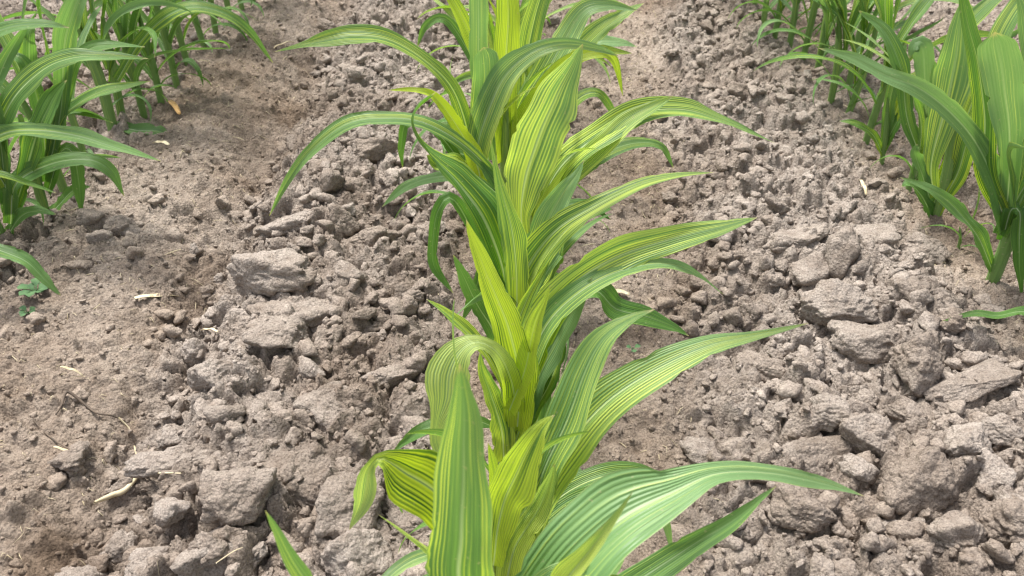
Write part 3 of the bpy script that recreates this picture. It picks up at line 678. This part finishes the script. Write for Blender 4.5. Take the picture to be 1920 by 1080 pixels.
back = [(930, 1.50, 'bright plant of the central row right behind the tallest leaves'), (965, 1.63, 'central row plant half hidden behind the bright one near the top'),
        (945, 1.78, 'central row plant seen as yellow green leaves at the top edge'), (960, 1.95, 'central row plant near the top edge with low leaves spreading left'),
        (955, 2.12, 'third farthest central row plant, only lower leaves and stem in view'), (948, 2.3, 'second farthest central row plant, a few dark lower leaves in view'),
        (962, 2.48, 'farthest central row plant, only its stem base in view')]
for px, Y, lab in back:
    e = center_plant(px, Y, .27, lab, .6, .010)
    proc_leaves(e, .31, prng, .75, 7, az0=prng.uniform(-.5, .5), size=.95)

xr = np.random.default_rng(42)
for e in [o for o in list(C.objects) if o.get('group') == GC][:9]:
    for k in range(6):
        side = xr.choice([-1, 1]); az = (0 if side > 0 else math.pi) + xr.normal() * .6
        low = k < 4
        proc_leaf(e, xr.uniform(.03, .12) if low else xr.uniform(.12, .17), az, xr.uniform(.11, .22) if low else xr.uniform(.14, .2), xr.uniform(.011, .021), math.radians(xr.uniform(50, 75) if low else xr.uniform(72, 86)), math.radians(xr.uniform(90, 150) if low else xr.uniform(20, 70)), xr.uniform(.0, .35) if low else xr.uniform(.4, .9), xr.uniform(.1, .8), xr.uniform(), xr.normal() * 1.2, .35, xr.normal() * .5)
# --- side rows
GL, GR = 'green corn plants of the left row', 'green corn plants of the right row'
def side_plant(px, py, H, lab, group, chl=.2, size=1.0, rad=.0105, leaves=True, n=7, az0=None, seed=1, lean=(0, 0), skip=()):
    g = ground(px, py, .0); e = plant_root(g[0], g[1], lab, group)
    sr = np.random.default_rng(seed + 500); lean = (lean[0] + sr.normal() * .018, lean[1] + sr.normal() * .015)
    P = [(0, 0, -.03), (lean[0] * .4 + sr.normal() * .004, lean[1] * .4, H * .3), (lean[0] + sr.normal() * .006, lean[1] + sr.normal() * .006, H * .66)]
    link('stalk', stalk_mesh(P, [rad * .75, rad * .8, rad * .85, rad * .35], chl * .7, (seed * .37) % 1), None, e)
    if leaves:
        r_ = np.random.default_rng(seed); proc_leaves(e, H, r_, chl, n, az0=r_.uniform(-.6, .6) if az0 is None else az0, size=size, skip=skip)
    return e, g[1]
e, y = side_plant(-75, 560, .28, 'plant at the left border whose one drooping leaf enters above the small weed', GL, leaves=False)
traced_leaf(e, y, [(-75, 470, 20), (-30, 462, 30), (15, 475, 28), (50, 492, 30), (82, 522, 24), (114, 554, 3)], dy=-.03, chl=.12, glau=.4)
traced_leaf(e, y, [(-75, 430, 20), (-50, 350, 30), (-10, 325, 16), (50, 342, 12), (105, 362, 2)], dy=.0, chl=.4, glau=.1)
o_ = np.random.default_rng(12)
def outward(e, az):
    for k in range(5): proc_leaf(e, .03 + .025 * k, az + o_.normal() * .5, .16 + .03 * k, .02 + .003 * k, math.radians(55 + 7 * k), math.radians(110 - 15 * k), .15, .4, o_.uniform(), o_.normal() * .6, .3, 0)
outward(e, math.pi)
e, y = side_plant(17, 461, .30, 'front plant of the left row, long smooth leaf arching right over bare soil', GL, .22, seed=3, leaves=False)
traced_leaf(e, y, [(10, 350, 26), (-25, 280, 30), (10, 250, 32), (75, 244, 34), (150, 256, 33), (225, 280, 22), (302, 302, 2)], dy=-.06, chl=.3, glau=.35, roll=-8)
traced_leaf(e, y, [(5, 330, 30), (-5, 260, 44), (25, 185, 46), (80, 130, 42), (140, 108, 30), (205, 106, 22), (278, 110, 2)], dy=.02, chl=.4, glau=.3)
traced_leaf(e, y, [(20, 420, 24), (30, 345, 36), (95, 308, 34), (165, 300, 32), (208, 322, 26), (233, 368, 2)], dy=.0, chl=.08, glau=.35)
traced_leaf(e, y, [(25, 400, 24), (50, 320, 36), (70, 250, 44), (95, 190, 38), (125, 150, 5)], dy=.02, chl=.15, glau=.2)
traced_leaf(e, y, [(10, 380, 24), (-10, 240, 40), (-30, 140, 40), (-20, 75, 30), (20, 50, 26), (80, 44, 22), (130, 52, 3)], dy=.02, chl=.25, glau=.3)
traced_leaf(e, y, [(15, 440, 20), (40, 405, 24), (70, 395, 22), (105, 402, 3)], dy=-.02, chl=.05, glau=.3)
traced_leaf(e, y, [(15, 400, 24), (5, 300, 30), (-10, 200, 30), (-20, 150, 5)], dy=.0, chl=.2, glau=.3)
e, y = side_plant(42, 436, .28, 'slender plant just behind the front plant of the left row', GL, .15, seed=5, n=6, size=.8, rad=.008)
e, y = side_plant(89, 417, .30, 'left row plant with a big upright leaf and a leaf reaching right at mid height', GL, .22, seed=8, leaves=False)
traced_leaf(e, y, [(92, 330, 24), (110, 235, 30), (145, 196, 30), (200, 170, 24), (282, 152, 2)], dy=.0, chl=.25, glau=.3)
traced_leaf(e, y, [(95, 300, 24), (115, 200, 30), (120, 110, 44), (128, 50, 50), (150, -10, 40), (180, -60, 5)], dy=.0, chl=.16, glau=.6)
traced_leaf(e, y, [(95, 300, 22), (130, 150, 30), (160, 98, 26), (205, 84, 18), (272, 88, 2)], dy=.01, chl=.3, glau=.3)
traced_leaf(e, y, [(90, 360, 20), (115, 285, 26), (138, 290, 28), (149, 345, 28), (152, 405, 3)], dy=-.02, chl=.1, glau=.2)
traced_leaf(e, y, [(92, 400, 18), (110, 385, 20), (140, 355, 20), (170, 350, 3)], dy=.0, chl=.1, glau=.2)
traced_leaf(e, y, [(90, 340, 22), (80, 240, 34), (60, 150, 34), (40, 110, 24), (0, 100, 4)], dy=.03, chl=.15, glau=.3)
e, y = side_plant(127, 372, .30, 'left row plant with crossing dark leaves behind the upright leaf', GL, .22, seed=11, size=.85)
e, y = side_plant(165, 318, .30, 'thin left row plant standing in the gap before the thick stemmed pair', GL, .2, seed=13, size=.7, n=5, rad=.008)
e, y = side_plant(214, 250, .33, 'thick stemmed left row plant with a low leaf lying to the right', GL, .35, seed=17, rad=.014, az0=.3)
traced_leaf(e, y, [(216, 235, 18), (255, 244, 28), (300, 247, 22), (326, 264, 2)], dy=-.03, chl=.1, glau=.4)
traced_leaf(e, y, [(220, 150, 20), (262, 80, 26), (310, 32, 30), (365, 14, 24), (425, 28, 24), (472, 64, 18), (512, 118, 2)], dy=.05, chl=.25, glau=.3)
e, y = side_plant(232, 238, .31, 'left row plant twinned with the thick stemmed one, leaning right', GL, .3, seed=19, rad=.011, lean=(.02, 0))
left = [(272, 226, 'left row plant with a slim stem next to the brown dead leaf'), (305, 205, 'left row plant standing directly above the brown dead leaf'),
        (334, 172, 'left row plant with a curved stem behind the brown dead leaf'), (358, 140, 'left row plant in the shaded clump near the top'),
        (388, 104, 'pale stemmed left row plant on the right side of the upper clump'), (408, 82, 'left row plant close behind the pale stemmed one'),
        (436, 56, 'third farthest plant of the left row at the top'), (458, 34, 'second farthest plant of the left row at the top'), (478, 10, 'farthest plant of the left row at the top edge')]
for i, (a, b, lab) in enumerate(left): side_plant(a, b, .31, lab, GL, .22, seed=30 + i * 3, size=.85 + .1 * (i % 3), n=9 + i % 2, rad=.0095)
side_plant(-120, 10, .30, 'lone plant of the outermost left row in the top left corner', 'corn plants of the outermost rows', .1, seed=77)
side_plant(2040, 10, .30, 'lone plant of the outermost right row in the top right corner', 'corn plants of the outermost rows', .2, seed=78)

e, y = side_plant(2010, 660, .26, 'plant at the right border of which a single wavy low leaf enters the photo', GR, leaves=False)
traced_leaf(e, y, [(2005, 610, 18), (1950, 588, 20), (1910, 584, 20), (1870, 592, 16), (1828, 588, 15), (1766, 602, 2)], dy=-.0, chl=.02, glau=.2)
outward(e, 0.0)
e, y = side_plant(1857, 537, .33, 'front plant of the right row with a thick stem and a leaf snaking upper left', GR, .25, rad=.0135, leaves=False, lean=(.02, 0))
traced_leaf(e, y, [(1885, 430, 30), (1868, 350, 44), (1832, 272, 46), (1782, 212, 42), (1722, 166, 40), (1660, 140, 34), (1600, 108, 24), (1534, 90, 2)], dy=.02, chl=.12, glau=.75, roll=5, roll2=-25)
traced_leaf(e, y, [(1880, 400, 30), (1848, 320, 46), (1846, 220, 50), (1832, 120, 42), (1814, 40, 30), (1798, -50, 5)], dy=.03, chl=.3, glau=.15, upmix=.1)
traced_leaf(e, y, [(1885, 420, 34), (1892, 330, 38), (1892, 240, 60), (1886, 160, 80), (1874, 95, 84), (1868, 72, 74), (1865, 60, 5)], dy=-.02, chl=.2, glau=.8, upmix=.05, fold=.2)
traced_leaf(e, y, [(1860, 505, 20), (1832, 442, 30), (1782, 382, 28), (1740, 352, 20), (1688, 333, 2)], dy=-.02, chl=.05, glau=.4)
traced_leaf(e, y, [(1880, 450, 24), (1895, 395, 34), (1912, 400, 36), (1910, 460, 34), (1916, 556, 3)], dy=-.03, chl=.15, glau=.1)
traced_leaf(e, y, [(1875, 440, 30), (1915, 360, 42), (1965, 290, 42), (2030, 230, 5)], dy=.0, chl=.25, glau=.2)
traced_leaf(e, y, [(1880, 400, 30), (1920, 250, 44), (1935, 130, 50), (1925, 30, 40), (1900, -40, 5)], dy=.06, chl=.4, glau=.6)
q_ = np.random.default_rng(8)
for k in range(5): proc_leaf(e, q_.uniform(.05, .16), q_.uniform(0, 6.28), q_.uniform(.16, .3), q_.uniform(.014, .026), math.radians(q_.uniform(60, 84)), math.radians(q_.uniform(30, 110)), q_.uniform(.05, .6), q_.uniform(.1, .8), q_.uniform(), q_.normal(), .35, q_.normal() * .4)
side_plant(1796, 476, .07, 'tiny stunted seedling beside the thick stemmed plant', GR, .3, seed=90, size=.28, n=4, rad=.003)
e, y = side_plant(1752, 424, .30, 'right row plant with a wide leaf whose middle is streaked bright yellow', GR, .4, rad=.011, leaves=False)
traced_leaf(e, y, [(1752, 370, 22), (1746, 310, 34), (1764, 230, 62), (1785, 150, 80), (1797, 90, 74), (1802, 40, 40), (1803, 0, 3)], dy=.03, chl=.5, glau=.6, upmix=.1)
traced_leaf(e, y, [(1755, 370, 26), (1790, 300, 46), (1835, 240, 46), (1885, 180, 40), (1925, 130, 20)], dy=.03, chl=.7, glau=.1)
traced_leaf(e, y, [(1755, 400, 20), (1795, 325, 42), (1818, 258, 46), (1850, 210, 36), (1880, 190, 4)], dy=-.02, chl=.5, glau=.2)
traced_leaf(e, y, [(1750, 410, 20), (1730, 370, 24), (1705, 345, 20), (1690, 350, 4)], dy=-.02, chl=.1, glau=.2)
traced_leaf(e, y, [(1752, 400, 20), (1730, 330, 26), (1715, 290, 22), (1720, 270, 4)], dy=.0, chl=.05, glau=.4)
traced_leaf(e, y, [(1752, 380, 24), (1820, 200, 36), (1880, 60, 44), (1930, -20, 40)], dy=.06, chl=.65, glau=.4)
e, y = side_plant(1727, 335, .30, 'right row plant with a blue green vertical leaf cut off blunt at the top', GR, .15, rad=.010, leaves=False)
traced_leaf(e, y, [(1730, 300, 22), (1735, 240, 28), (1736, 170, 34), (1733, 110, 42), (1726, 84, 40), (1712, 90, 20), (1705, 110, 3)], dy=.0, chl=.02, glau=.9, upmix=.1)
traced_leaf(e, y, [(1728, 300, 22), (1700, 220, 30), (1690, 130, 34), (1660, 60, 30), (1610, 20, 5)], dy=.04, chl=.2, glau=.4)
traced_leaf(e, y, [(1728, 300, 22), (1760, 180, 36), (1790, 80, 40), (1850, 10, 30), (1900, -20, 4)], dy=.04, chl=.5, glau=.3)
side_plant(1700, 368, .16, 'short bushy right row plant at the feet of the taller ones', GR, .15, seed=95, size=.5, n=6, rad=.007)
for k in range(5): proc_leaf(e, q_.uniform(.05, .16), q_.uniform(0, 6.28), q_.uniform(.16, .3), q_.uniform(.012, .024), math.radians(q_.uniform(60, 84)), math.radians(q_.uniform(30, 110)), q_.uniform(.05, .6), q_.uniform(.1, .8), q_.uniform(), q_.normal(), .35, q_.normal() * .4)
e, y = side_plant(1655, 308, .20, 'small right row plant with a pale leaf hooked out to the left', GR, .25, rad=.006, leaves=False)
traced_leaf(e, y, [(1655, 290, 12), (1636, 252, 16), (1605, 232, 14), (1574, 227, 2)], dy=-.02, chl=.4, glau=.2)
traced_leaf(e, y, [(1656, 280, 14), (1665, 220, 26), (1672, 170, 28), (1690, 110, 20), (1700, 80, 3)], dy=.02, chl=.3, glau=.5)
traced_leaf(e, y, [(1655, 285, 14), (1675, 240, 22), (1700, 205, 18), (1712, 190, 2)], dy=.0, chl=.1, glau=.2)
traced_leaf(e, y, [(1656, 280, 12), (1690, 180, 30), (1710, 150, 26), (1730, 140, 3)], dy=.02, chl=.8, glau=.1)
right = [(1622, 268, 'right row plant just behind the small hooked plant'), (1585, 222, 'right row plant with a curved stem reaching out of the clump'),
         (1556, 203, 'outermost stem on the left side of the right row clump'), (1590, 172, 'right row plant standing behind the curved stem'),
         (1530, 152, 'right row plant at the middle of the upper clump'), (1502, 126, 'right row plant with low drooping leaves in the upper clump'),
         (1478, 102, 'right row plant showing many thin shaded leaves near the top'), (1450, 84, 'fourth farthest plant of the right row'),
         (1430, 60, 'third farthest plant of the right row'), (1408, 36, 'second farthest plant of the right row'), (1390, 12, 'farthest plant of the right row at the top edge')]
for i, (a, b, lab) in enumerate(right): side_plant(a, b, .31, lab, GR, .38, seed=60 + i * 5, size=.8 + .1 * (i % 3), n=9 + i % 2, rad=.0095)

# ------------------------------------------------------------------ litter
def tube(P, R, m=6, n=24):
    C_ = catmull(P, n); s = np.linspace(0, 1, n); Rr = np.interp(s, np.linspace(0, 1, len(R)), R)
    T = np.gradient(C_, axis=0); T /= np.linalg.norm(T, axis=1)[:, None]
    up = np.array([0, 0, 1.0]); B = np.cross(T, up); B /= np.linalg.norm(B, axis=1)[:, None] + 1e-9; N = np.cross(B, T)
    A = np.linspace(0, 2 * math.pi, m, endpoint=False)
    Vv = np.array([C_[i] + B[i] * math.cos(a) * Rr[i] + N[i] * math.sin(a) * Rr[i] for i in range(n) for a in A])
    F_ = [[i * m + j, i * m + (j + 1) % m, (i + 1) * m + (j + 1) % m, (i + 1) * m + j] for i in range(n - 1) for j in range(m)]
    return Vv, np.array(F_)
def gp(px, py, lift=.004):
    g = ground(px, py, 0.0); h = float(height(np.array([g[0]]), np.array([g[1]]))[0]); g = ground(px, py, h); return (g[0], g[1], h + lift)
def joined(name, tubes, m, label, cat, group=None):
    Vs, Fs, k = [], [], 0
    for v, f in tubes: Vs.append(v); Fs.append(f + k); k += len(v)
    V_ = np.concatenate(Vs); c = V_.mean(0); o = link(name, mesh_np(name, V_ - c, np.concatenate(Fs)), m); o.location = c
    return tag(o, label, cat, group)
def tr(pts, R, lift=.005): return tube([gp(a, b, lift) for a, b in pts], R)
joined('root_piece', [tr([(184, 958), (215, 945), (240, 935), (262, 912), (278, 900), (288, 884)], [.0014, .0030, .0036, .0032, .0022, .0012], .015),
                      tr([(280, 903), (310, 902), (345, 903)], [.0018, .0012, .0007], .014), tr([(238, 934), (222, 925)], [.0014, .0005])],
       M_STRAW, 'forked pale dry root lying on the soil near the lower left', 'dry root')
joined('twig', [tr([(108, 785), (120, 765), (130, 742), (165, 768), (185, 782), (210, 786), (232, 795)], [.001, .0016, .0022, .0018, .0016, .0012, .0006], .007)], M_TWIG,
       'dark bent twig on the smooth soil left of the clods', 'twig')
joined('twig', [tr([(62, 790), (80, 810), (100, 828), (135, 850), (180, 872)], [.0007, .0012, .001, .001, .0005], .006)], M_TWIG,
       'thin dark curved twig below the bent twig at the left', 'twig')
joined('root_piece', [tr([(225, 790), (248, 815), (255, 845), (262, 872)], [.0014, .0009, .0013, .0006], .007), tr([(240, 820), (228, 838)], [.0008, .0005])], M_STRAW,
       'short tangled pale root tuft right of the bent twig', 'dry root')
def blade(px0, py0, px1, py1, w, m, label, name='straw_piece', cat='straw', curl=.004, group=None):
    a = np.array(gp(px0, py0, .008)); b = np.array(gp(px1, py1, .008)); n = 14; t = np.linspace(0, 1, n)
    P = a + (b - a) * t[:, None]; P[:, 2] += curl * np.sin(t * math.pi) + .001 * np.sin(t * 11)
    d = (b - a) / np.linalg.norm(b - a); side = np.cross(d, [0, 0, 1.0]); Vv = []
    for k, (o_, z_) in enumerate(((-1, 0.0015), (0, 0), (1, .0015), (1, .0007), (0, -.001), (-1, .0007))):
        Vv.append(P + side * (o_ * w * (0.6 + .4 * np.sin(t * math.pi)))[:, None] + np.array([0, 0, z_]))
    Vv = np.stack(Vv, 1); I_ = np.arange(n * 6).reshape(n, 6)
    F_ = np.array([[I_[i, j], I_[i, (j + 1) % 6], I_[i + 1, (j + 1) % 6], I_[i + 1, j]] for i in range(n - 1) for j in range(6)] + [[I_[0, 0], I_[0, 1], I_[0, 4], I_[0, 5]], [I_[0, 1], I_[0, 2], I_[0, 3], I_[0, 4]], [I_[-1, 0], I_[-1, 1], I_[-1, 4], I_[-1, 5]], [I_[-1, 1], I_[-1, 2], I_[-1, 3], I_[-1, 4]]])
    V_ = Vv.reshape(-1, 3); c = V_.mean(0); o = link(name, mesh_np(name, V_ - c, F_), m); o.location = c
    return tag(o, label, cat, group)
blade(256, 568, 345, 563, .006, M_STRAW, 'flat wide strip of pale straw on the smooth soil below the left row')
blade(318, 196, 338, 220, .006, M_BROWN, 'curled orange brown dead leaf beside the left row stems', 'dead_leaf', 'dead leaf', .008)
blade(515, 96, 552, 84, .0015, M_STRAW, 'thin pale straw at the tip of the far left reaching leaf')
blade(380, 628, 410, 630, .0025, M_STRAW, 'short white straw right of the small isolated clod')
blade(116, 698, 158, 712, .002, M_STRAW, 'pale straw sliver above the dark bent twig')
blade(104, 848, 150, 866, .0016, M_STRAW, 'slim pale straw below the thin dark curved twig')
blade(290, 275, 318, 278, .005, M_STRAW, 'white chip of straw below the leaf lying by the left row')
blade(1610, 345, 1622, 372, .003, M_STRAW, 'short white straw in front of the small hooked plant')
blade(1120, 556, 1180, 560, .005, M_STRAW, 'tan flake half under the second drooping leaf')
blade(950, 560, 985, 575, .004, M_STRAW, 'tan flake at the foot of the third plant')
blade(1268, 934, 1304, 940, .003, M_BROWN, 'yellow brown scrap below the long arching front leaf', 'dead_leaf', 'dead leaf')
# scattered slivers of straw
r_ = np.random.default_rng(99)
sm = []
for k in range(6):
    P = [(-1, 0, 0), (-.3, r_.uniform(-.15, .15), r_.uniform(0, .2)), (.4, r_.uniform(-.2, .2), r_.uniform(0, .2)), (1, r_.uniform(-.1, .1), 0)]
    v, f = tube(P, [.05, .07, .06, .02], 5, 10); me = mesh_np('straw_piece', v, f); me.materials.append(M_STRAW); sm.append(me)
k = 0
while k < 280:
    y = 0.5 + 2.0 * r_.uniform() ** 1.2; x = r_.uniform(-1.2, 1.2)
    if abs(x) > .6 * (.809 * y + .46): continue
    c = float(cloddiness(np.array([x]), np.array([y]))[0])
    if r_.uniform() < c - .1: continue
    o = link('straw_piece', sm[k % 6]); s = .004 + .012 * r_.uniform() ** 2; o.scale = (s, .003 + s * .6, .003 + s * .5)
    o.location = (x, y, float(height(np.array([x]), np.array([y]))[0]) + .002); o.rotation_euler = (0, r_.uniform(-.25, .25), r_.uniform(0, 6.28))
    tag(o, 'tiny sliver of pale dry straw scattered on the finer soil', 'straw', 'tiny straw slivers scattered on the soil'); k += 1

# fine root hairs and chaff, far too many to count
n = 2600; X = r_.uniform(-1.2, 1.2, n * 3); Y = .5 + 2.2 * r_.uniform(0, 1, n * 3) ** 1.2
ok = r_.uniform(0, 1, n * 3) > cloddiness(X, Y) * .95; X = X[ok][:n]; Y = Y[ok][:n]; n = len(X)
Vs, Fs = [], []
for q in range(n):
    L = r_.uniform(.003, .012) * (1 + (r_.uniform() < .12)); a = r_.uniform(0, 6.28); b = a + r_.normal() * .7; R0 = r_.uniform(.00025, .0006)
    px_ = np.array([X[q], X[q] + L * .5 * math.cos(a), X[q] + L * .5 * (math.cos(a) + math.cos(b))])
    py_ = np.array([Y[q], Y[q] + L * .5 * math.sin(a), Y[q] + L * .5 * (math.sin(a) + math.sin(b))])
    pz_ = height(px_, py_) + np.array([.001, .0025 + r_.uniform(0, .002), .001])
    for i in range(3):
        w_ = R0 * (1, 1.2, .4)[i]
        Vs += [(px_[i] + w_ * math.sin(a), py_[i] - w_ * math.cos(a), pz_[i]), (px_[i], py_[i], pz_[i] + w_ * 1.4), (px_[i] - w_ * math.sin(a), py_[i] + w_ * math.cos(a), pz_[i])]
    for i in range(2):
        for j in range(3): Fs.append([q * 9 + i * 3 + j, q * 9 + i * 3 + (j + 1) % 3, q * 9 + i * 3 + 3 + (j + 1) % 3, q * 9 + i * 3 + 3 + j])
ch_ = link('chaff', mesh_np('chaff', Vs, Fs), M_STRAW); tag(ch_, 'fine root hairs and chaff scattered over the crumbly soil', 'chaff', kind='stuff')

# ------------------------------------------------------------------ small weed at the left border
def weed(px, py, label, s=.012, n=7, seed=1):
    r_ = np.random.default_rng(seed); g = gp(px, py, 0); e = bpy.data.objects.new('weed', None); C.objects.link(e); e.location = g
    tag(e, label, 'weed', 'small weeds')
    for i in range(n):
        a = i * 2.4 + r_.uniform(-.3, .3); t = np.linspace(0, 1, 12); L = s * r_.uniform(1.2, 2.2)
        P = np.stack([np.cos(a) * L * t, np.sin(a) * L * t, .004 + L * (1.1 * t - .7 * t * t)], -1)
        me = leaf_mesh(P, np.tile([0, 0, 1.0], (12, 1)), s * 1.1 * np.interp(t, [0, .3, .5, .8, 1], [.12, .15, .9, 1, .05]), .05, .3, .3, .2, .05, 4)
        me.materials.append(M_WEED); link('leaf', me, None, e)
    v, f = tube([(0, 0, -.01), (0, 0, .003), (0.001, 0, .008)], [.0012, .0012, .0008], 6, 6); link('stem', mesh_np('stem', v, f), M_WEED, e)
weed(70, 552, 'small dark green round leaved weed under the drooping leaf at the left', .014, 8, 2)
weed(55, 592, 'spindly weed sprout just below the round leaved weed', .009, 5, 3)
weed(1185, 660, 'tiny green sprout in bare soil right of the central row', .007, 3, 4)
